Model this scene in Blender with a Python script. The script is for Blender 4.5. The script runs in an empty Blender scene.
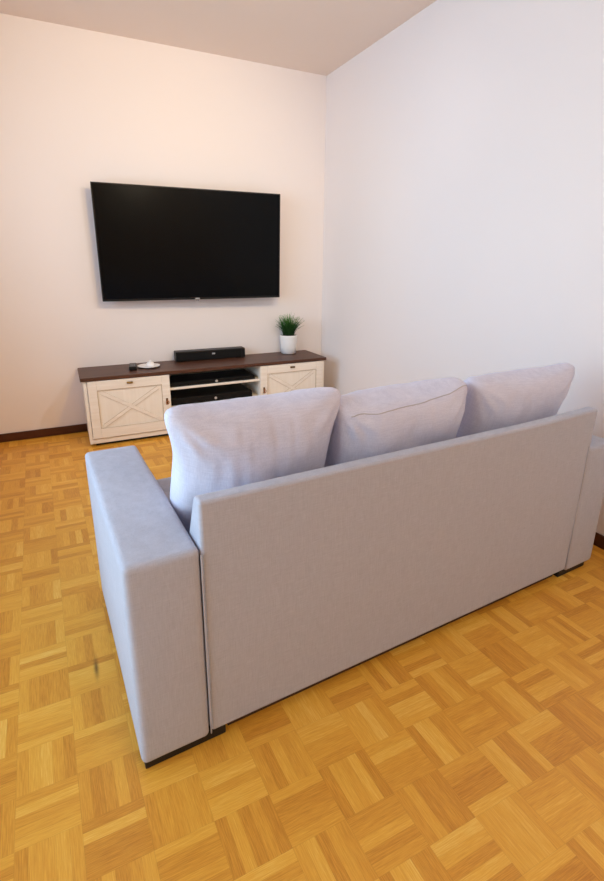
import bpy, bmesh, math, random
from mathutils import Vector, Matrix, noise

C = bpy.context.scene.collection
scene = bpy.context.scene
R = random.Random(7)

# ------------------------------------------------------------------ helpers
def link(o, parent=None):
    C.objects.link(o)
    if parent is not None:
        o.parent = parent
    return o

def obj(name, bm, mat, parent=None, smooth=False, bevel=0.0, seg=3, loc=None):
    bmesh.ops.recalc_face_normals(bm, faces=bm.faces[:])
    me = bpy.data.meshes.new(name)
    bm.to_mesh(me); bm.free()
    me.materials.append(mat)
    o = bpy.data.objects.new(name, me)
    link(o, parent)
    if loc is not None:
        o.location = loc
    if bevel > 0:
        m = o.modifiers.new('bevel', 'BEVEL'); m.width = bevel; m.segments = seg
        m.limit_method = 'ANGLE'; m.angle_limit = math.radians(35)
    if smooth or bevel > 0:
        for p in me.polygons: p.use_smooth = True
        if bevel > 0:
            m = o.modifiers.new('wn', 'WEIGHTED_NORMAL'); m.keep_sharp = False
    return o

def thing(name, label, cat, loc=(0, 0, 0), rot=(0, 0, 0), group=None):
    o = bpy.data.objects.new(name, None); link(o)
    o.empty_display_size = 0.1
    o.location = loc; o.rotation_euler = rot
    tag(o, label, cat, group)
    return o

def tag(o, label, cat, group=None):
    o['label'] = label; o['category'] = cat
    if group: o['group'] = group
    return o

def struct(name, bm, mat, **k):
    o = obj(name, bm, mat, **k); 
    if o.parent is None: o['kind'] = 'structure'
    return o

def box(bm, x0, x1, y0, y1, z0, z1):
    vs = [bm.verts.new((x, y, z)) for x in (x0, x1) for y in (y0, y1) for z in (z0, z1)]
    for f in ((0, 1, 3, 2), (4, 6, 7, 5), (0, 4, 5, 1), (2, 3, 7, 6), (0, 2, 6, 4), (1, 5, 7, 3)):
        bm.faces.new([vs[i] for i in f])
    return bm

def boxbm(*a):
    return box(bmesh.new(), *a)

def prism_x(bm, x0, x1, prof):
    """profile list of (y,z) extruded from x0 to x1"""
    a = [bm.verts.new((x0, y, z)) for y, z in prof]
    b = [bm.verts.new((x1, y, z)) for y, z in prof]
    n = len(prof)
    bm.faces.new(a); bm.faces.new(b[::-1])
    for i in range(n):
        bm.faces.new((a[i], a[(i + 1) % n], b[(i + 1) % n], b[i]))
    return bm

def lathe(bm, prof, n=40):
    rings = []
    for r, z in prof:
        if r < 1e-6:
            rings.append([bm.verts.new((0, 0, z))])
        else:
            rings.append([bm.verts.new((r * math.cos(2 * math.pi * i / n), r * math.sin(2 * math.pi * i / n), z)) for i in range(n)])
    for a, b in zip(rings, rings[1:]):
        if len(a) == 1 and len(b) == 1: continue
        for i in range(n):
            j = (i + 1) % n
            if len(a) == 1: bm.faces.new((a[0], b[i], b[j]))
            elif len(b) == 1: bm.faces.new((a[i], a[j], b[0]))
            else: bm.faces.new((a[i], a[j], b[j], b[i]))
    return bm

def tube(bm, pts, r, n=8, closed=False):
    pts = [Vector(p) for p in pts]
    m = len(pts); rings = []
    for i, p in enumerate(pts):
        if closed: t = pts[(i + 1) % m] - pts[i - 1]
        else: t = pts[min(i + 1, m - 1)] - pts[max(i - 1, 0)]
        t.normalize()
        a = t.orthogonal() if i == 0 else (rings_n - t * rings_n.dot(t))
        a.normalize(); rings_n = a
        b = t.cross(a)
        rings.append([bm.verts.new(p + r * (math.cos(2 * math.pi * k / n) * a + math.sin(2 * math.pi * k / n) * b)) for k in range(n)])
    seq = list(zip(rings, rings[1:]))
    for A, B in seq:
        for k in range(n):
            bm.faces.new((A[k], A[(k + 1) % n], B[(k + 1) % n], B[k]))
    if closed:
        A, B = rings[-1], rings[0]
        # match offset
        best = min(range(n), key=lambda s: sum((A[k].co - B[(k + s) % n].co).length for k in range(n)))
        for k in range(n):
            bm.faces.new((A[k], A[(k + 1) % n], B[(k + 1 + best) % n], B[(k + best) % n]))
    else:
        bm.faces.new(rings[0][::-1]); bm.faces.new(rings[-1])
    return bm

# ------------------------------------------------------------------ materials
def srgb(r, g, b):
    f = lambda c: (c / 255 / 12.92) if c / 255 <= 0.04045 else ((c / 255 + 0.055) / 1.055) ** 2.4
    return (f(r), f(g), f(b), 1)

class NT:
    def __init__(self, name):
        self.mat = bpy.data.materials.new(name); self.mat.use_nodes = True
        self.t = self.mat.node_tree; self.t.nodes.clear()
        self.out = self.t.nodes.new('ShaderNodeOutputMaterial')
        self.b = self.t.nodes.new('ShaderNodeBsdfPrincipled')
        self.t.links.new(self.b.outputs[0], self.out.inputs[0])
        self._c = None
    def n(self, t, **k):
        x = self.t.nodes.new(t)
        for a, v in k.items(): setattr(x, a, v)
        return x
    def put(self, sock, v):
        if hasattr(v, 'is_output'): self.t.links.new(v, sock)
        else: sock.default_value = v
    def m(self, op, a, b=None, c=None):
        x = self.n('ShaderNodeMath', operation=op)
        self.put(x.inputs[0], a)
        if b is not None: self.put(x.inputs[1], b)
        if c is not None: self.put(x.inputs[2], c)
        return x.outputs[0]
    def obj(self):
        if self._c is None: self._c = self.n('ShaderNodeTexCoord')
        return self._c.outputs['Object']
    def xyz(self, v):
        x = self.n('ShaderNodeSeparateXYZ'); self.put(x.inputs[0], v); return x.outputs
    def comb(self, x, y, z):
        c = self.n('ShaderNodeCombineXYZ')
        for s, v in zip(c.inputs, (x, y, z)): self.put(s, v)
        return c.outputs[0]
    def scale(self, v, s):
        x = self.n('ShaderNodeMapping'); self.put(x.inputs['Vector'], v); x.inputs['Scale'].default_value = s; return x.outputs[0]
    def noise(self, v, scale, detail=3, rough=.5):
        x = self.n('ShaderNodeTexNoise'); self.put(x.inputs['Vector'], v)
        x.inputs['Scale'].default_value = scale; x.inputs['Detail'].default_value = detail; x.inputs['Roughness'].default_value = rough
        return x.outputs[0]
    def ramp(self, f, stops):
        x = self.n('ShaderNodeValToRGB'); self.put(x.inputs[0], f)
        e = x.color_ramp.elements
        while len(e) < len(stops): e.new(0.5)
        for el, (p, c) in zip(e, stops): el.position = p; el.color = c
        return x.outputs[0]
    def mix(self, f, a, b, mode='MIX'):
        x = self.n('ShaderNodeMix', data_type='RGBA', blend_type=mode)
        self.put(x.inputs[0], f); self.put(x.inputs[6], a); self.put(x.inputs[7], b)
        return x.outputs[2]
    def bump(self, h, strength, dist=0.002):
        x = self.n('ShaderNodeBump'); self.put(x.inputs['Height'], h)
        x.inputs['Strength'].default_value = strength; x.inputs['Distance'].default_value = dist
        self.t.links.new(x.outputs[0], self.b.inputs['Normal'])
    def set(self, **k):
        for a, v in k.items(): self.put(self.b.inputs[a.replace('_', ' ')], v)
        return self.mat

def simple(name, col, rough=.5, var=.06, nscale=30, metallic=0, spec=.5):
    t = NT(name)
    f = t.noise(t.obj(), nscale)
    a = tuple(c * (1 - var) for c in col[:3]) + (1,); b = tuple(min(1, c * (1 + var)) for c in col[:3]) + (1,)
    t.set(Base_Color=t.mix(f, a, b), Roughness=rough, Metallic=metallic)
    t.b.inputs['Specular IOR Level'].default_value = spec
    return t.mat

def plaster(name, col):
    t = NT(name)
    big = t.noise(t.obj(), 1.3, 3)
    fine = t.noise(t.obj(), 160, 3, .6)
    a = tuple(c * .97 for c in col[:3]) + (1,)
    t.set(Base_Color=t.mix(big, a, col), Roughness=.85)
    t.b.inputs['Specular IOR Level'].default_value = .2
    t.bump(fine, .12, .002)
    return t.mat

def parquet():
    t = NT('parquet_mosaic')
    NS = 5
    x, y, z = t.xyz(t.obj())
    u = t.m('ADD', t.m('ADD', t.m('MULTIPLY', x, 6.8776), t.m('MULTIPLY', y, .25)), 11.92)
    v = t.m('ADD', t.m('ADD', t.m('MULTIPLY', x, .0583), t.m('MULTIPLY', y, 7.4715)), 24.2481)
    i = t.m('FLOOR', u); j = t.m('FLOOR', v)
    fu = t.m('SUBTRACT', u, i); fv = t.m('SUBTRACT', v, j)
    par = t.m('FLOORED_MODULO', t.m('ADD', i, j), 2.0)        # 1: strips along x
    inv = t.m('SUBTRACT', 1.0, par)
    across = t.m('ADD', t.m('MULTIPLY', par, fv), t.m('MULTIPLY', inv, fu))
    along = t.m('ADD', t.m('MULTIPLY', par, fu), t.m('MULTIPLY', inv, fv))
    s5 = t.m('MULTIPLY', across, float(NS)); k = t.m('FLOOR', s5); fs = t.m('SUBTRACT', s5, k)
    idv = t.comb(i, j, k)
    wn = t.n('ShaderNodeTexWhiteNoise', noise_dimensions='3D'); t.put(wn.inputs['Vector'], idv)
    rnd = wn.outputs['Value']; rcol = wn.outputs['Color']
    tn = t.n('ShaderNodeTexWhiteNoise', noise_dimensions='2D'); t.put(tn.inputs['Vector'], t.comb(i, j, 0.0))
    # wood grain stretched along each strip
    gv = t.comb(t.m('ADD', t.m('MULTIPLY', along, 1.1), t.m('MULTIPLY', rnd, 37.0)), t.m('ADD', s5, t.m('MULTIPLY', rnd, 91.0)), t.m('ADD', i, t.m('MULTIPLY', j, 7.3)))
    grain = t.noise(t.scale(gv, (1.0, 5.0, 1.0)), 2.6, 5, .62)
    fine = t.noise(t.scale(gv, (1.5, 26.0, 1.0)), 2.2, 3, .6)
    tone = t.m('ADD', t.m('ADD', t.m('MULTIPLY', rnd, .46), t.m('MULTIPLY', tn.outputs['Value'], .10)),
               t.m('ADD', t.m('MULTIPLY', t.m('SUBTRACT', grain, .5), .95), t.m('MULTIPLY', t.m('SUBTRACT', fine, .5), .45)))
    tone = t.m('ADD', tone, .18)
    col = t.ramp(tone, PARQ)
    # hairline joints
    def edge(f, w):
        d = t.m('MINIMUM', f, t.m('SUBTRACT', 1.0, f))
        return t.m('SUBTRACT', 1.0, t.m('SMOOTH_MIN', t.m('DIVIDE', d, w), 1.0, .2))
    ej = t.m('MAXIMUM', t.m('MULTIPLY', edge(fs, .03), .10), t.m('MAXIMUM', t.m('MULTIPLY', edge(fu, .007), .16), t.m('MULTIPLY', edge(fv, .007), .16)))
    ej = t.m('MAXIMUM', ej, 0.0)
    col = t.mix(ej, col, srgb(96, 56, 22))
    # one dark worn streak beside the sofa
    dx = t.m('DIVIDE', t.m('SUBTRACT', x, -2.280), .0065); dy = t.m('DIVIDE', t.m('SUBTRACT', y, -2.60), .042)
    d2 = t.m('ADD', t.m('MULTIPLY', dx, dx), t.m('MULTIPLY', dy, dy))
    st = t.m('MULTIPLY', t.m('EXPONENT', t.m('MULTIPLY', d2, -1.0)), .85)
    col = t.mix(st, col, srgb(84, 58, 26))
    sm = t.noise(t.obj(), 5.0, 4)
    rough = t.m('ADD', t.m('MULTIPLY', sm, .18), .25)
    t.set(Base_Color=col, Roughness=rough)
    t.b.inputs['Specular IOR Level'].default_value = .42
    t.bump(t.m('ADD', t.m('MULTIPLY', ej, -1.0), t.m('ADD', t.m('MULTIPLY', fine, .15), t.m('MULTIPLY', rnd, .5))), .25, .0012)
    return t.mat
PARQ = [(0.0, srgb(183, 114, 34)), (.35, srgb(218, 153, 54)), (.62, srgb(232, 172, 65)), (1.0, srgb(250, 211, 112))]

def fabric(name, col, dark, scale=1.0, rough=.9):
    t = NT(name)
    o = t.obj()
    def wave(d, s):
        w = t.n('ShaderNodeTexWave', wave_type='BANDS', bands_direction=d); t.put(w.inputs['Vector'], o)
        w.inputs['Scale'].default_value = s; w.inputs['Distortion'].default_value = 3.0
        w.inputs['Detail'].default_value = 2; w.inputs['Detail Scale'].default_value = 1.5
        return w.outputs['Fac']
    h = t.noise(t.scale(o, (24, 24, 420)), 1.0, 3, .7)
    g = t.noise(t.scale(o, (420, 420, 24)), 1.0, 3, .7)
    sl = t.noise(o, 9, 4, .6)
    f = t.m('ADD', t.m('MULTIPLY', h, .5), t.m('MULTIPLY', g, .5))
    f = t.m('ADD', t.m('MULTIPLY', t.m('SUBTRACT', f, .5), 2.9), .5)
    c = t.mix(f, dark, col)
    c = t.mix(t.m('MULTIPLY', sl, .16), c, dark)
    t.set(Base_Color=c, Roughness=rough)
    t.b.inputs['Specular IOR Level'].default_value = .15
    t.b.inputs['Sheen Weight'].default_value = .15
    t.b.inputs['Sheen Roughness'].default_value = .5
    wv = t.m('ADD', t.m('ADD', wave('X', 130), wave('Z', 130)), t.m('MULTIPLY', f, 1.5))
    t.bump(wv, .22, .0012)
    return t.mat

def wood(name, c0, c1, rough=.4, axis=0, sc=1.0, spec=.4):
    t = NT(name)
    s = [40 * sc] * 3; s[axis] = 2.2 * sc
    g = t.noise(t.scale(t.obj(), tuple(s)), 1.0, 5, .6)
    t.set(Base_Color=t.ramp(g, [(.25, c0), (.75, c1)]), Roughness=rough)
    t.b.inputs['Specular IOR Level'].default_value = spec
    t.bump(g, .1, .001)
    return t.mat

def emis(name, col, s):
    t = NT(name)
    f = t.noise(t.obj(), 4)
    t.set(Base_Color=t.mix(f, (.8, .8, .8, 1), (.9, .9, .9, 1)), Emission_Color=col, Emission_Strength=s)
    return t.mat

M = {}
M['wall'] = plaster('white_plaster', srgb(240, 232, 230))
M['ceil'] = plaster('ceiling_plaster', srgb(240, 224, 212))
M['floor'] = parquet()
M['skirt'] = wood('dark_stained_wood', srgb(58, 28, 18), srgb(84, 44, 28), .35)
M['top'] = wood('walnut_top', srgb(66, 38, 28), srgb(98, 64, 48), .42, spec=.35)
M['cream'] = wood('cream_limed_wood', srgb(232, 222, 210), srgb(248, 242, 234), .5)
M['creamz'] = wood('cream_limed_wood_upright', srgb(238, 230, 219), srgb(246, 240, 231), .5, axis=2)
M['groove'] = simple('groove_shade', srgb(196, 180, 160), .7)
M['brass'] = simple('aged_brass', srgb(120, 98, 62), .35, metallic=.9)
M['copper'] = simple('copper_key', srgb(190, 130, 96), .35, metallic=.8)
M['fabric'] = fabric('woven_grey_fabric', srgb(195, 197, 211), srgb(170, 172, 186))
M['cush'] = fabric('soft_grey_fabric', srgb(227, 227, 244), srgb(200, 200, 221))
M['seam'] = simple('seam_thread', srgb(188, 184, 190), .9)
M['black'] = simple('black_plastic', srgb(18, 17, 18), .42, spec=.3)
M['blackm'] = simple('black_matte', srgb(18, 17, 17), .7, spec=.2)
M['foot'] = simple('black_foot', srgb(24, 18, 16), .6)
M['dark_base'] = simple('gap_shade_brown', srgb(62, 40, 28), .7)
M['screen'] = simple('tv_panel', srgb(5, 5, 5), .2, spec=.12)
M['silver'] = simple('silver_mark', srgb(200, 200, 200), .3, metallic=.3)
M['tabgrey'] = simple('smoky_tab', srgb(150, 144, 142), .3)
M['white'] = simple('white_glaze', srgb(238, 236, 236), .3, var=.02)
M['soil'] = simple('dark_soil', srgb(50, 36, 28), .95, var=.3, nscale=120)
def grass_mat():
    t = NT('grass_blade')
    x, y, z = t.xyz(t.obj())
    f = t.m('ADD', t.m('MULTIPLY', t.m('SUBTRACT', z, .165), 4.0), t.m('MULTIPLY', t.m('SUBTRACT', t.noise(t.obj(), 90), .5), .8))
    t.set(Base_Color=t.ramp(f, [(.0, srgb(18, 50, 14)), (.45, srgb(40, 92, 28)), (.7, srgb(84, 138, 52)), (1.0, srgb(176, 196, 120))]), Roughness=.5)
    return t.mat
M['grass'] = grass_mat()
M['lamp'] = emis('lamp_diffuser', (1, .78, .55, 1), 2.0)
M['frame_white'] = simple('white_lacquer', srgb(232, 232, 230), .35, var=.02)
def pane_mat():
    t = NT('window_pane')
    tr = t.n('ShaderNodeBsdfTransparent'); gl = t.n('ShaderNodeBsdfGlossy'); gl.inputs['Roughness'].default_value = .02
    lw = t.n('ShaderNodeLayerWeight'); lw.inputs['Blend'].default_value = .25
    mx = t.n('ShaderNodeMixShader')
    t.t.links.new(lw.outputs['Fresnel'], mx.inputs[0]); t.t.links.new(tr.outputs[0], mx.inputs[1]); t.t.links.new(gl.outputs[0], mx.inputs[2])
    t.t.links.new(mx.outputs[0], t.out.inputs[0])
    return t.mat
M['pane'] = pane_mat()

# ------------------------------------------------------------------ room
XL, YF, H = -3.6, -6.4, 2.836
struct('floor', boxbm(XL - .15, .15, YF - .15, .15, -.1, 0), M['floor'])
struct('ceiling', boxbm(XL - .15, .15, YF - .15, .15, H, H + .1), M['ceil'])
struct('wall_back', boxbm(XL - .15, .15, 0, .15, 0, H), M['wall'])
struct('wall_right', boxbm(0, .15, YF, 0, 0, H), M['wall'])
struct('wall_front', boxbm(XL, 0, YF - .15, YF, 0, H), M['wall'])
WINS = ((-3.9, -2.3, .10, 2.35), (-2.2, -1.0, .95, 2.5))
bm = bmesh.new()
ys = [YF] + [v for q in WINS for v in q[:2]] + [0]
for i in range(0, len(ys), 2): box(bm, XL - .15, XL, ys[i], ys[i + 1], 0, H)
for y0, y1, z0, z1 in WINS:
    box(bm, XL - .15, XL, y0, y1, 0, z0); box(bm, XL - .15, XL, y0, y1, z1, H)
struct('wall_left', bm, M['wall'])
struct('baseboard_back', boxbm(XL + .012, -.012, -.012, 0, 0, .066), M['skirt'], bevel=.003)
struct('baseboard_right', boxbm(-.012, 0, YF + .012, 0, 0, .066), M['skirt'], bevel=.003)
struct('baseboard_left', boxbm(XL, XL + .012, YF + .012, 0, 0, .066), M['skirt'], bevel=.003)
struct('baseboard_front', boxbm(XL + .012, -.012, YF, YF + .012, 0, .066), M['skirt'], bevel=.003)
fw = .06
for k, (WY0, WY1, WZ0, WZ1) in enumerate(WINS):
    bm = bmesh.new()
    xa, xb = XL - .10, XL - .04
    box(bm, xa, xb, WY0, WY0 + fw, WZ0, WZ1); box(bm, xa, xb, WY1 - fw, WY1, WZ0, WZ1)
    box(bm, xa, xb, WY0 + fw, WY1 - fw, WZ0, WZ0 + fw); box(bm, xa, xb, WY0 + fw, WY1 - fw, WZ1 - fw, WZ1)
    mid = (WY0 + WY1) / 2
    box(bm, xa, xb, mid - .04, mid + .04, WZ0 + fw, WZ1 - fw)
    win = struct('window_%d' % (k + 1), bm, M['frame_white'])
    obj('pane', boxbm(XL - .075, XL - .069, WY0 + fw, WY1 - fw, WZ0 + fw, WZ1 - fw), M['pane'], win)
WY0, WY1, WZ0, WZ1 = WINS[0]
mid = (WY0 + WY1) / 2

# ------------------------------------------------------------------ sofa
L, WA, LA, HA, HB, BB, BT = 2.0055, .1902, .8287, .6395, .7663, .026, .048
SX, SY, SYAW = -.18713, -2.94849, .04532
cs, sn = math.cos(SYAW), math.sin(SYAW)
def sofa_pt(u, v, z):
    return Vector((SX - u * cs - v * sn, SY - u * sn + v * cs, z))
root_loc = sofa_pt(L / 2, LA / 2, 0)
sofa = thing('sofa', 'light grey fabric three seat sofa seen from behind on the parquet floor', 'sofa', root_loc, (0, 0, SYAW))
def U(u): return L / 2 - u          # local x
def V(v): return v - LA / 2         # local y

def soft_box(x0, x1, y0, y1, z0, z1, r, bulge=(0, 0, 0), n=18, wob=.0015, seed=0):
    """rounded box with slightly puffed faces"""
    hx, hy, hz = (x1 - x0) / 2, (y1 - y0) / 2, (z1 - z0) / 2
    c = Vector(((x0 + x1) / 2, (y0 + y1) / 2, (z0 + z1) / 2))
    bm = bmesh.new()
    bmesh.ops.create_cube(bm, size=2)
    bmesh.ops.subdivide_edges(bm, edges=bm.edges[:], cuts=n, use_grid_fill=True)
    hs = (hx, hy, hz)
    # densify towards the edges so that the rounding is well sampled
    def warp(t, h):
        k = min(.45, 2.2 * r / h)
        a = abs(t)
        e = .5
        if a < e: q = a / e * (1 - k)
        else: q = 1 - k + (a - e) / (1 - e) * k
        return math.copysign(q, t)
    for vtx in bm.verts:
        s = [warp(vtx.co[i], hs[i]) for i in range(3)]
        p = Vector((s[0] * hx, s[1] * hy, s[2] * hz))
        q = Vector([max(-(hs[i] - r), min(hs[i] - r, p[i])) for i in range(3)])
        d = p - q
        if d.length > 1e-9: p = q + d.normalized() * r
        for i in range(3):
            a, b = (i + 1) % 3, (i + 2) % 3
            if abs(vtx.co[i]) > .999 and bulge[i]:
                p[i] += math.copysign(bulge[i] * (1 - s[a] ** 2) * (1 - s[b] ** 2), vtx.co[i])
        p += Vector((noise.noise(p * 6 + Vector((seed, 0, 0))), noise.noise(p * 6 + Vector((0, seed + 5, 0))), noise.noise(p * 6 + Vector((0, 0, seed + 9))))) * wob
        vtx.co = p + c
    return bm

for side, (u0, u1) in (('l', (L - WA, L)), ('r', (0, WA))):
    obj('armrest', soft_box(U(u1), U(u0) - (.0015 if side == 'l' else 0) + 0, V(0), V(LA), BB, HA - (0 if side == 'l' else .03), .016, (.004, .004, .006), seed=3 if side == 'l' else 20),
        M['fabric'], sofa, smooth=True)
    fb = bmesh.new()
    a, b = (U(L) + .007, U(L - WA) + .048) if side == 'l' else (U(WA) - .03, U(0) - .03)
    for q0, q1 in ((V(.012), V(.09)), (V(LA - .09), V(LA - .02))):
        fb = boxbm(a, b, q0, q1, 0, BB + .004)
        obj('foot', fb, M['foot'], sofa, bevel=.003)
# back panel: wedge
g = .0015
bm = bmesh.new()
prof = [(V(.002), BB + .011), (V(.002), HB), (V(BT), HB), (V(.108), HA), (V(.185), .48), (V(.185), BB + .011)]
prism_x(bm, U(L - WA) + g, U(WA) - g + .0, prof)
bmesh.ops.subdivide_edges(bm, edges=[e for e in bm.edges if abs(e.verts[0].co.x - e.verts[1].co.x) > .5], cuts=12)
bm.verts.ensure_lookup_table()
for vv in bm.verts:                       # the right end swells over the armrest and stands a little proud
    k = max(0, (vv.co.x - (U(WA) - .30)) / .30) * max(0, (vv.co.z - HA) / (HB - HA))
    if vv.co.z > HA + .001:
        vv.co.z += .010 * k
        if k > .99: vv.co.x += .022
bp = obj('backrest', bm, M['fabric'], sofa, bevel=.011, seg=4)
obj('dark_base', boxbm(U(L - WA) + .06, U(WA) - .04, V(.030), V(.05), 0, BB + .012), M['dark_base'], sofa)  # dark strip standing in for the shade in the gap under the back
# seat base and seat cushion
obj('seat_base', boxbm(U(L - WA) + g, U(WA) - g, V(.19), V(LA - .05), BB + .012, .30), M['fabric'], sofa, bevel=.01)
sc_w = (L - 2 * WA) / 2
for k in range(2):
    u0 = WA + k * sc_w
    obj('seat_cushion', soft_box(U(u0 + sc_w) + .004, U(u0) - .004, V(.19), V(LA - .015), .302, .485, .03, (0, 0, .006), seed=40 + k), M['fabric'], sofa, smooth=True)
# seam piping where the back panel meets the arms
for u, sg in ((L - WA, 1), (WA, -1)):
    bm = bmesh.new()
    tube(bm, [(U(u) + .0005 * sg, V(-.0005), BB + .012 + t * (HA - BB - .03)) for t in [i / 10 for i in range(11)]], .0022, 6)
    s = obj('seam', bm, M['seam'], sofa, smooth=True)

# ------------------------------------------------------------------ loose back cushions
def pillow(w, h, d, seed, ears=(0, 0, 0, 0), n=44, sq=6.0, rnd=2.4, crease=None, fold=.004):
    """stuffed cushion: x width, y thickness, z height; sq = squareness of the outline, rnd = fullness of the section;
    ears = pull of the corners, upper left, upper right, lower left, lower right"""
    hs = (w / 2, d / 2, h / 2)
    bm = bmesh.new()
    bmesh.ops.create_cube(bm, size=2)
    bmesh.ops.subdivide_edges(bm, edges=bm.edges[:], cuts=n, use_grid_fill=True)
    off = Vector((seed * 3.1, seed * 1.7, seed * 2.3))
    def shape(co):
        x, y, z = [math.tan(c * math.pi / 4) if abs(c) < 1 else c for c in co]
        F = ((abs(x) ** sq + abs(z) ** sq) ** (rnd / sq) + abs(y) ** rnd) ** (1 / rnd)
        X, Y, Z = x / F, y / F, z / F
        p = Vector((X * hs[0], Y * hs[1], Z * hs[2]))
        c4 = (X * X * Z * Z)
        p.y *= 1 - .42 * min(1, c4)                       # flatter towards the corners
        p.x *= 1 - .022 * (1 - Z * Z); p.z *= 1 - .015 * (1 - X * X)
        for (cx, cz), q in zip(((-1, 1), (1, 1), (-1, -1), (1, -1)), ears):
            g = max(0, (X * cx + 1) / 2) ** 7 * max(0, (Z * cz + 1) / 2) ** 7
            p.x += cx * q * g; p.z += cz * q * .7 * g
        w1 = noise.fractal(Vector((p.x * 7, p.y * 3, p.z * 6)) + off, 1.0, 2.0, 3)
        w2 = noise.fractal(Vector((p.x * 24, p.y * 4, p.z * 5)) + off, 1.0, 2.0, 2)
        p.y += Y * (.009 * w1 + fold * w2 * (.4 + .6 * max(0, Z)))
        p.z += .007 * noise.noise(Vector((p.x * 6, 0, seed))) * (Z if Z > 0 else 0)
        p.x += .007 * noise.noise(Vector((seed, 0, p.z * 7))) * X
        # gathers that run out of the upper corners
        for cx in (-1, 1):
            dx, dz = (X - cx) * hs[0], (Z - 1) * hs[2]
            r = math.hypot(dx, dz); an = math.atan2(-dz, -dx * cx)
            p.y += Y * .006 * math.sin(an * 12 + seed) * math.exp(-((r - .085) / .05) ** 2)
        if crease and Y < 0:
            zl = crease[0] + .05 * math.sin(X * 2.0)
            p.y += crease[1] * math.exp(-((Z - zl) / .04) ** 2) * (1 / (1 + math.exp(-(X + .5) * 12))) * min(1, abs(Y) * 1.5)
        return p
    for vtx in bm.verts:
        vtx.co = shape(vtx.co.copy())
    return bm, shape

def cushion(u, v, z, w, h, d, lean, yaw, roll, seed, label, ears, seam=False, sq=6.0, rnd=2.4, crease=None, fold=.004):
    bm, shape = pillow(w, h, d, seed, ears, sq=sq, rnd=rnd, crease=crease, fold=fold)
    o = obj('back_cushion', bm, M['cush'], None, smooth=True)
    o.location = sofa_pt(u, v, z)
    o.rotation_euler = (Matrix.Rotation(SYAW + yaw, 3, 'Z') @ Matrix.Rotation(lean, 3, 'X') @ Matrix.Rotation(roll, 3, 'Y')).to_euler()
    tag(o, label, 'cushion', 'loose back cushions on the sofa')
    # sewn seam round the rear face
    if seam:
        bmp = bmesh.new()
        P = [shape(Vector((q, -.80 + .14 * (q + 1), 1))) + Vector((0, -.0005, .0005)) for q in [-.985 + 1.97 * i / 60 for i in range(61)]]
        tube(bmp, P, .0017, 6)
        obj('seam', bmp, M['seam'], o, smooth=True)
    return o
D = math.radians
cushion(1.552, .275, .710, .523, .475, .25, D(17), D(1), D(0), 1, 'grey back cushion beside the left armrest, nearest the camera, with bluish left edge', (.038, .03, .02, .01), sq=13, rnd=2.5, crease=(-.30, .014), fold=.008)
cushion(1.014, .268, .690, .548, .440, .24, D(18), D(0), D(-1.5), 2, 'middle grey back cushion with a seam across its rear, between two others', (.02, .035, .0, .0), seam=True, sq=13, rnd=3.6, fold=.006)
cushion(.405, .268, .688, .565, .440, .24, D(18), D(0), D(1.5), 3, 'grey back cushion beside the right armrest, nearest the plain right wall', (.02, .085, -.01, -.07), sq=10, rnd=2.8, fold=.006)

# ------------------------------------------------------------------ TV lowboard
CXR, CW, CD, CH = -.17918, 2.00237, .42987, .5317
cx0, cx1 = CXR - CW, CXR                     # left and right end of the worktop
yb, yf = -.016, -CD
con = thing('tv_console', 'low cream wooden cabinet with dark walnut top standing against the back wall', 'tv stand', ((cx0 + cx1) / 2, (yb + yf) / 2, 0))
ox, oy = (cx0 + cx1) / 2, (yb + yf) / 2
def cb(name, mat, x0, x1, y0, y1, z0, z1, parent=con, bevel=.002):
    return obj(name, boxbm(x0 - ox, x1 - ox, y0 - oy, y1 - oy, z0, z1), mat, parent, bevel=bevel)
TT = .026
bx0, bx1 = cx0 + .018, cx1 - .012           # carcass
ybf = yf + .016                              # carcass front
zt = CH - TT
cb('top', M['top'], cx0, cx1, yf, yb, zt, CH, bevel=.003)
cb('side_panel', M['creamz'], bx0, bx0 + .022, ybf, yb, .025, zt)
cb('side_panel', M['creamz'], bx1 - .022, bx1, ybf, yb, .025, zt)
dxa, dxb = -1.553, -.806                     # open bay
cb('divider', M['creamz'], dxa - .020, dxa, ybf, yb - .012, .082, zt)
cb('divider', M['creamz'], dxb, dxb + .020, ybf, yb - .012, .082, zt)
cb('back_panel', M['cream'], bx0 + .022, bx1 - .022, yb - .010, yb, .06, zt)
cb('bottom_panel', M['cream'], bx0 + .022, bx1 - .022, ybf, yb - .010, .062, .080)
cb('base_rail', M['cream'], bx0 + .022, bx1 - .022, ybf, ybf + .02, .025, .060)
cb('dark_base', M['foot'], bx0 + .04, bx1 - .04, ybf + .035, yb - .02, 0, .024)
s1 = cb('shelf', M['cream'], dxa, dxb, ybf + .006, yb - .012, .374, .392)
s2 = cb('shelf', M['cream'], dxa, dxb, ybf + .006, yb - .012, .222, .240)

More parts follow.
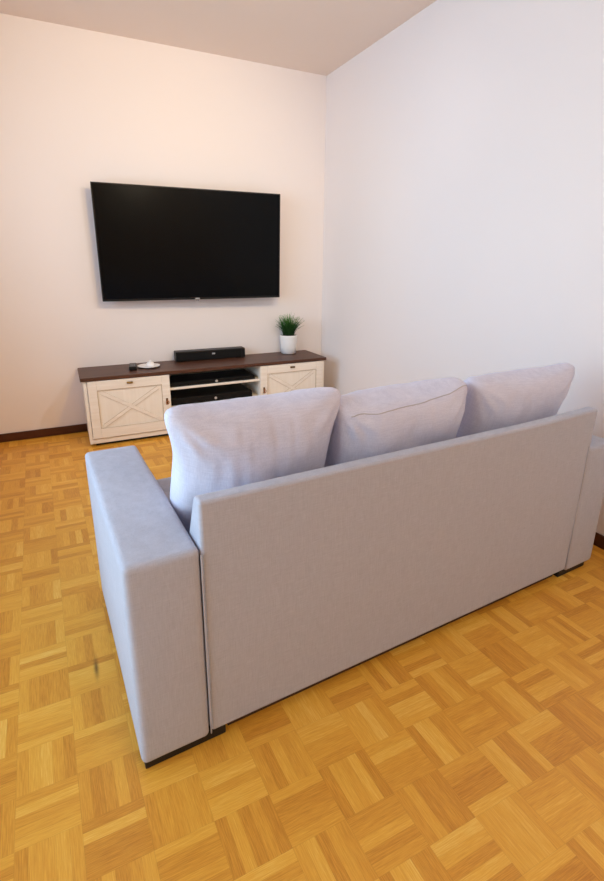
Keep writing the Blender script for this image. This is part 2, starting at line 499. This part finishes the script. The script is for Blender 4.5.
def door(x0, x1, knob_left):
    z0, z1 = .066, zt - .004
    yd0, yd1 = yf + .004, ybf - .001        # thickness of the door leaf
    w = x1 - x0
    fr = bmesh.new()
    sw, tw, bw = .062, .070, .075
    X0, X1 = x0 - ox, x1 - ox
    a, b = yd0 - oy, yd1 - oy
    box(fr, X0, X0 + sw, a, b, z0, z1); box(fr, X1 - sw, X1, a, b, z0, z1)
    box(fr, X0 + sw, X1 - sw, a, b, z1 - tw, z1); box(fr, X0 + sw, X1 - sw, a, b, z0, z0 + bw)
    d = obj('door', fr, M['cream'], con, bevel=.0025)
    # recessed boarded panel and a flat cross lying in it
    px0, px1, pz0, pz1 = X0 + sw, X1 - sw, z0 + bw, z1 - tw
    obj('panel', boxbm(px0, px1, a + .008, b, pz0, pz1), M['creamz'], d)
    cr = bmesh.new()
    g = .004
    cxm, czm = (px0 + px1) / 2, (pz0 + pz1) / 2
    for sgn in (1, -1):
        p0 = Vector((px0 + g, 0, pz0 + g if sgn > 0 else pz1 - g)); p1 = Vector((px1 - g, 0, pz1 - g if sgn > 0 else pz0 + g))
        t = (p1 - p0).normalized(); nn = Vector((-t.z, 0, t.x)) * .013
        e0, e1 = p0 + t * .022, p1 - t * .022
        yy0, yy1 = (a + .0035, a + .0079) if sgn > 0 else (a + .0028, a + .0079)
        vs = []
        for yv in (yy0, yy1):
            for q in (e0 + nn, e0 - nn, e1 - nn, e1 + nn):
                vs.append(cr.verts.new((q.x, yv, q.z)))
        cr.faces.new(vs[:4]); cr.faces.new(vs[4:][::-1])
        for i in range(4):
            cr.faces.new((vs[i], vs[(i + 1) % 4], vs[4 + (i + 1) % 4], vs[4 + i]))
    obj('cross', cr, M['cream'], d)
    ln = bmesh.new()
    for sgn in (1, -1):
        for off in (-.013, .013):
            p0 = Vector((px0 + g, 0, pz0 + g if sgn > 0 else pz1 - g)); p1 = Vector((px1 - g, 0, pz1 - g if sgn > 0 else pz0 + g))
            t = (p1 - p0).normalized(); nn = Vector((-t.z, 0, t.x)) * off
            q0, q1 = p0 + t * .03 + nn, p1 - t * .03 + nn
            tube(ln, [(q0.x, a + .0045, q0.z), (q1.x, a + .0045, q1.z)], .0018, 6)
    # groove around the panel
    for (xa, za, xb, zb) in ((px0, pz0, px1, pz0), (px1, pz0, px1, pz1), (px1, pz1, px0, pz1), (px0, pz1, px0, pz0)):
        tube(ln, [(xa, a + .003, za), (xb, a + .003, zb)], .0034, 6)
    obj('molding', ln, M['groove'], d)
    # brass cup pull
    cxm = (X0 + X1) / 2
    hb = bmesh.new()
    prism_x(hb, cxm - .021, cxm + .021, [(a, z1 - .036), (a - .010, z1 - .036), (a - .012, z1 - .030), (a - .007, z1 - .023), (a, z1 - .022)])
    obj('handle', hb, M['brass'], d, bevel=.0015)
    # key in its plate
    kx = X0 + .03 if knob_left else X1 - .030
    zk = (z0 + z1) / 2 + .01
    obj('key_plate', boxbm(kx - .008, kx + .008, a - .002, a + .001, zk - .026, zk + .026), M['brass'], d, bevel=.001)
    kb = bmesh.new()
    tube(kb, [(kx, a, zk), (kx, a - .016, zk)], .003, 8)
    tube(kb, [(kx + .011 * math.cos(t), a - .020, zk - .004 + .013 * math.sin(t)) for t in [i * math.pi / 8 for i in range(16)]], .0028, 6, closed=True)
    obj('key', kb, M['copper'], d, smooth=True)
    return d
door(bx0 + .024, dxa - .002, False)
door(dxb + .002, bx1 - .024, True)

# ------------------------------------------------------------------ television
TVX, TVZ, TVW, TVY, TILT, TY = -.49992, 1.4553, 1.45, .1500, .031034, -.030506
TVH = TVW * .575
tv = thing('television', 'large black flat screen television hanging on the back wall above the cabinet', 'television',
           (TVX - TVW / 2, -TVY - TY * TVW / 2, TVZ), (TILT, 0, TY))
bz = .008
# slim shell, thicker towards the lower middle
obj('case', boxbm(-TVW / 2, TVW / 2, .004, .022, -TVH / 2, TVH / 2), M['blackm'], tv, bevel=.003)
bm = bmesh.new()
prism_x(bm, -TVW * .36, TVW * .36, [(.022, -TVH * .42), (.050, -TVH * .38), (.050, TVH * .02), (.022, TVH * .12)])
obj('rear_housing', bm, M['blackm'], tv, bevel=.004)
bm = bmesh.new()
box(bm, -TVW / 2, TVW / 2, 0, .004, TVH / 2 - bz, TVH / 2); box(bm, -TVW / 2, TVW / 2, 0, .004, -TVH / 2, -TVH / 2 + bz * 2.0)
box(bm, -TVW / 2, -TVW / 2 + bz, 0, .004, -TVH / 2 + 2 * bz, TVH / 2 - bz); box(bm, TVW / 2 - bz, TVW / 2, 0, .004, -TVH / 2 + 2 * bz, TVH / 2 - bz)
obj('bezel', bm, M['black'], tv)
obj('screen', boxbm(-TVW / 2 + bz, TVW / 2 - bz, .0012, .004, -TVH / 2 + 2 * bz, TVH / 2 - bz), M['screen'], tv)
# tiny maker's mark: three short strokes
bm = bmesh.new()
lx = .0
box(bm, lx - .018, lx - .008, -.0012, 0, -TVH / 2 + .004, -TVH / 2 + .012)
box(bm, lx - .006, lx + .005, -.0012, 0, -TVH / 2 + .004, -TVH / 2 + .012)
box(bm, lx + .007, lx + .018, -.0012, 0, -TVH / 2 + .004, -TVH / 2 + .012)
mk = obj('logo', bm, M['silver'], tv); mk['label'] = 'small silver mark on the lower bezel'
rc = obj('sensor_tab', boxbm(lx - .014, lx + .014, .004, .010, -TVH / 2 - .014, -TVH / 2), M['tabgrey'], tv, bevel=.002)
rc['label'] = 'pale sensor tab under the lower edge'
# wall bracket
bm = bmesh.new()
box(bm, -.22, .22, .050, .0535, -.16, .0)
obj('bracket', bm, M['blackm'], tv)
for x in (-.08, .08):
    obj('bracket_arm', boxbm(x - .015, x + .015, .0535, .1125, -.10, -.05), M['blackm'], tv)
obj('wall_plate', boxbm(-.11, .11, .112, .1165, -.12, -.03), M['blackm'], tv)

# ------------------------------------------------------------------ soundbar on the worktop
sb = thing('soundbar', 'slim black speaker bar lying on the dark cabinet top below the television', 'speaker', (-1.130, -.082, CH), (0, 0, -.03))
SW, SH, SD = .600, .084, .10
obj('body', boxbm(-SW / 2, SW / 2, -SD / 2 + .006, SD / 2, .004, SH), M['black'], sb, bevel=.006)
obj('grille', boxbm(-SW / 2 + .004, SW / 2 - .035, -SD / 2, -SD / 2 + .006, .006, SH - .005), M['blackm'], sb, bevel=.002)
obj('end_cap', boxbm(SW / 2 - .034, SW / 2 - .002, -SD / 2 + .001, -SD / 2 + .006, .006, SH - .005), M['black'], sb, bevel=.002)
lg = obj('logo', boxbm(.004, .030, -SD / 2 - .001, -SD / 2, .048, .060), M['silver'], sb); lg['label'] = 'small silver badge at the centre of the grille'
for x in (-.24, .24):
    obj('foot', boxbm(x - .02, x + .02, -.03, .03, 0, .005), M['blackm'], sb)

# ------------------------------------------------------------------ boxes in the open bay
def player(name, label, x0, x1, y0, y1, z, h):
    t = thing(name, label, 'media player', ((x0 + x1) / 2, (y0 + y1) / 2, z))
    w, d = (x1 - x0) / 2, (y1 - y0) / 2
    obj('body', boxbm(-w, w, -d + .008, d, .005, h), M['black'], t, bevel=.003)
    obj('front_panel', boxbm(-w, w, -d, -d + .008, .005, h - .001), M['blackm'], t, bevel=.0015)
    bm = bmesh.new()
    lathe(bm, [(0, 0), (.011, 0), (.011, .002), (0, .002)], 20)
    bmesh.ops.rotate(bm, verts=bm.verts[:], cent=(0, 0, 0), matrix=Matrix.Rotation(math.pi / 2, 3, 'X'))
    bmesh.ops.translate(bm, verts=bm.verts[:], vec=(.02, -d, h * .5))
    m = obj('logo', bm, M['silver'], t); m['label'] = 'small round silver mark on the front'
    for sx in (-1, 1):
        for sy in (-1, 1):
            obj('foot', boxbm(sx * (w - .04) - .012, sx * (w - .04) + .012, sy * (d - .04) - .012, sy * (d - .04) + .012, 0, .006), M['blackm'], t)
    return t
player('disc_player', 'flat black box with silver mark on the upper shelf of the cabinet', -1.548, -.845, -.400, -.13, .392, .036)
player('cable_box', 'black box with silver mark on the lower shelf, half hidden by the cushion', -1.546, -.870, -.395, -.11, .240, .056)

# ------------------------------------------------------------------ potted grass
pot = thing('potted_grass', 'tufted green grass plant in a white pot at the right of the cabinet', 'plant', (-.398, -.105, CH))
bm = bmesh.new()
lathe(bm, [(0, .002), (.060, 0), (.068, .003), (.073, .06), (.078, .150), (.0785, .166), (.076, .168), (.073, .166), (.072, .152), (0, .150)], 48)
obj('pot', bm, M['white'], pot, smooth=True)
bm = bmesh.new()
lathe(bm, [(0, .151), (.0715, .1515), (.0715, .160), (.04, .166), (0, .168)], 32)
obj('soil', bm, M['soil'], pot, smooth=True)
bm = bmesh.new()
for k in range(420):
    a = R.uniform(0, 2 * math.pi); q = math.sqrt(R.random())
    r0 = .050 * q
    hgt = R.uniform(.12, .25) * (1 - .22 * q)
    lean = (.018 + .085 * q) * R.uniform(.5, 1.15)
    aa = a + R.uniform(-.5, .5)
    if math.sin(aa) > 0: lean *= 1 - .5 * math.sin(aa)
    base = Vector((r0 * math.cos(a), r0 * math.sin(a), .160))
    dirv = Vector((math.cos(aa), math.sin(aa), 0)); side = Vector((-dirv.y, dirv.x, 0))
    ang = R.uniform(0, math.pi); side = (side * math.cos(ang) + dirv * math.sin(ang) * .6)
    w = R.uniform(.0016, .0028)
    prev = None
    for i in range(6):
        t = i / 5
        p = base + Vector((0, 0, hgt * t * (1 - .12 * t))) + dirv * lean * t ** 1.8
        ww = w * (1 - t) ** .7 + .0002
        cur = (bm.verts.new(p - side * ww), bm.verts.new(p + side * ww + dirv * .0004))
        if prev: bm.faces.new((prev[0], prev[1], cur[1], cur[0]))
        prev = cur
me_o = obj('foliage', bm, M['grass'], pot, loc=None)
sol = me_o.modifiers.new('solid', 'SOLIDIFY'); sol.thickness = .0006

# ------------------------------------------------------------------ small things on the left of the worktop
rm = thing('remote_control', 'small black remote control on the dark cabinet top, left of the white saucer', 'remote control', (-1.790, -.225, CH), (0, 0, D(-8)))
obj('body', boxbm(-.028, .028, -.080, .080, 0, .030), M['black'], rm, bevel=.006)
bm = bmesh.new()
for i in range(5):
    for j in range(3):
        box(bm, -.017 + j * .013, -.009 + j * .013, -.06 + i * .022, -.048 + i * .022, .0295, .0325)
kp = obj('keypad', bm, simple('grey_rubber', srgb(120, 120, 124), .6), rm); kp['label'] = 'grey rubber keys'
sa = thing('saucer', 'flat white saucer lying on the dark cabinet top left of the speaker bar', 'saucer', (-1.668, -.212, CH))
bm = bmesh.new()
lathe(bm, [(0, .004), (.045, .002), (.05, 0), (.055, .002), (.086, .011), (.087, .0135), (.084, .0135), (.05, .007), (0, .0065)], 40)
obj('dish', bm, M['white'], sa, smooth=True)
cp = thing('small_lid', 'tiny round white lid lying on the white saucer', 'lid', (-1.652, -.195, CH + .0066))
bm = bmesh.new()
lathe(bm, [(0, .0), (.034, 0), (.035, .004), (.030, .020), (.020, .030), (.008, .033), (0, .0335)], 32)
obj('dome', bm, M['white'], cp, smooth=True)
bm = bmesh.new()
lathe(bm, [(0, .032), (.006, .033), (.009, .039), (.006, .045), (0, .046)], 16)
obj('knob', bm, M['white'], cp, smooth=True)

# ------------------------------------------------------------------ ceiling lamp (behind the camera)
LXP, LYP = -1.2, -5.2
cl = thing('ceiling_lamp', 'round white ceiling lamp on the ceiling behind the camera', 'lamp', (LXP, LYP, H))
bm = bmesh.new()
lathe(bm, [(0, 0), (.20, 0), (.20, -.03), (0, -.03)], 40)
obj('base', bm, M['frame_white'], cl)
bm = bmesh.new()
lathe(bm, [(0, -.031), (.19, -.031), (.19, -.05), (.15, -.075), (0, -.085)], 40)
obj('diffuser', bm, M['lamp'], cl, smooth=True)

# ------------------------------------------------------------------ light
SPOTS = (((-.5, -2.8, 2.65), (-1.35, 0, 1.7)), ((-1.25, -2.5, 2.70), (-1.75, 0, 1.5)))  # unseen spotlights, added to brighten the back wall
for (loc, to), txt in zip(SPOTS, ('added white ceiling spotlight nearest the right wall, aimed at the back wall', 'added white ceiling spotlight above the sofa back, farther from the right wall')):
    st = thing('added_ceiling_spotlight', txt, 'spotlight', (loc[0], loc[1], H), (0, 0, 0), 'added ceiling spotlights above the sofa')
    bm = bmesh.new(); lathe(bm, [(0, 0), (.05, 0), (.05, -.02), (0, -.02)], 28)
    obj('base', bm, M['frame_white'], st)
    q = (Vector(to) - Vector(loc)).to_track_quat('-Z', 'Y')
    zz = loc[2] - H
    bm = bmesh.new(); tube(bm, [(0, 0, -.019), tuple(Vector((0, 0, zz)) + q @ Vector((0, 0, .05)))], .008, 8)
    obj('stem', bm, M['frame_white'], st, smooth=True)
    bm = bmesh.new(); lathe(bm, [(.030, -.01), (.036, -.012), (.038, .0), (.036, .06), (0, .066), (0, .06), (.031, .055), (.032, 0), (.030, -.01)], 28)
    hd = obj('head', bm, M['frame_white'], st)
    hd.location = (0, 0, zz); hd.rotation_euler = q.to_euler()
def point(name, loc, power, col, r=.12):
    l = bpy.data.lights.new(name, 'POINT'); l.energy = power; l.color = col; l.shadow_soft_size = r
    o = bpy.data.objects.new(name, l); C.objects.link(o); o.location = loc
    return o
def spot(name, loc, to, ang, power, col, r=.08):
    l = bpy.data.lights.new(name, 'SPOT'); l.energy = power; l.color = col; l.spot_size = D(ang); l.spot_blend = 1.0; l.shadow_soft_size = r
    o = bpy.data.objects.new(name, l); C.objects.link(o); o.location = loc
    o.rotation_euler = (Vector(to) - Vector(loc)).to_track_quat('-Z', 'Y').to_euler()
    return o
def area(name, loc, rot, sx, sy, power, col, shape='RECTANGLE', spread=180):
    l = bpy.data.lights.new(name, 'AREA'); l.shape = shape; l.size = sx
    if shape in ('RECTANGLE', 'ELLIPSE'): l.size_y = sy
    l.energy = power; l.color = col; l.spread = math.radians(spread)
    o = bpy.data.objects.new(name, l); C.objects.link(o); o.location = loc; o.rotation_euler = rot
    return o
area('window_daylight', (XL + .02, mid, (WZ0 + WZ1) / 2), (0, -math.pi / 2, 0), WZ1 - WZ0 - .1, WY1 - WY0 - .1, 60, (.235, .33, .385), spread=130)
area('second_window_daylight', (XL + .02, -1.6, 1.72), (0, -math.pi / 2, 0), 1.5, 1.15, 60, (.24, .345, .46), spread=130)
point('lamp_light', (LXP, LYP, 2.45), 60, (.47, .415, .31))
for (loc, to), ang, col in zip(SPOTS, (90, 110), ((.44, .44, .45), (.55, .35, .08))):
    spot('added_spot_light', loc, to, ang, 150, col)


w = bpy.data.worlds.new('sky'); scene.world = w; w.use_nodes = True
nt = w.node_tree; nt.nodes.clear()
bg = nt.nodes.new('ShaderNodeBackground'); ow = nt.nodes.new('ShaderNodeOutputWorld')
sky = nt.nodes.new('ShaderNodeTexSky'); sky.sky_type = 'NISHITA'; sky.sun_disc = False; sky.sun_elevation = D(35)
nt.links.new(sky.outputs[0], bg.inputs[0]); bg.inputs[1].default_value = .25
nt.links.new(bg.outputs[0], ow.inputs[0])

# ------------------------------------------------------------------ camera
f_px, pcx, pcy = 479.06, 295.33, 405.57
yaw, pitch, roll = .4503241, -.2884869, .0053608
fwd = Vector((math.sin(yaw) * math.cos(pitch), math.cos(yaw) * math.cos(pitch), math.sin(pitch)))
right = Vector((math.cos(yaw), -math.sin(yaw), 0)); up = right.cross(fwd)
r2 = math.cos(roll) * right + math.sin(roll) * up; u2 = -math.sin(roll) * right + math.cos(roll) * up
cam = bpy.data.cameras.new('camera'); co = bpy.data.objects.new('camera', cam); C.objects.link(co)
mw = Matrix((( r2.x, u2.x, -fwd.x, -2.243889), (r2.y, u2.y, -fwd.y, -4.073854), (r2.z, u2.z, -fwd.z, 1.324954), (0, 0, 0, 1)))
co.matrix_world = mw
cam.sensor_fit = 'VERTICAL'; cam.sensor_height = 36.0; cam.sensor_width = 36.0
cam.lens = f_px / 881 * 36.0
cam.shift_x = (302 - pcx) / 881; cam.shift_y = (pcy - 440.5) / 881
cam.clip_start = .01
scene.camera = co

vs = scene.view_settings
vs.view_transform = 'Standard'; vs.look = 'None'; vs.gamma = 1; vs.use_curve_mapping = False
vs.exposure = 0.0
scene.cycles.max_bounces = 10
scene.cycles.diffuse_bounces = 6
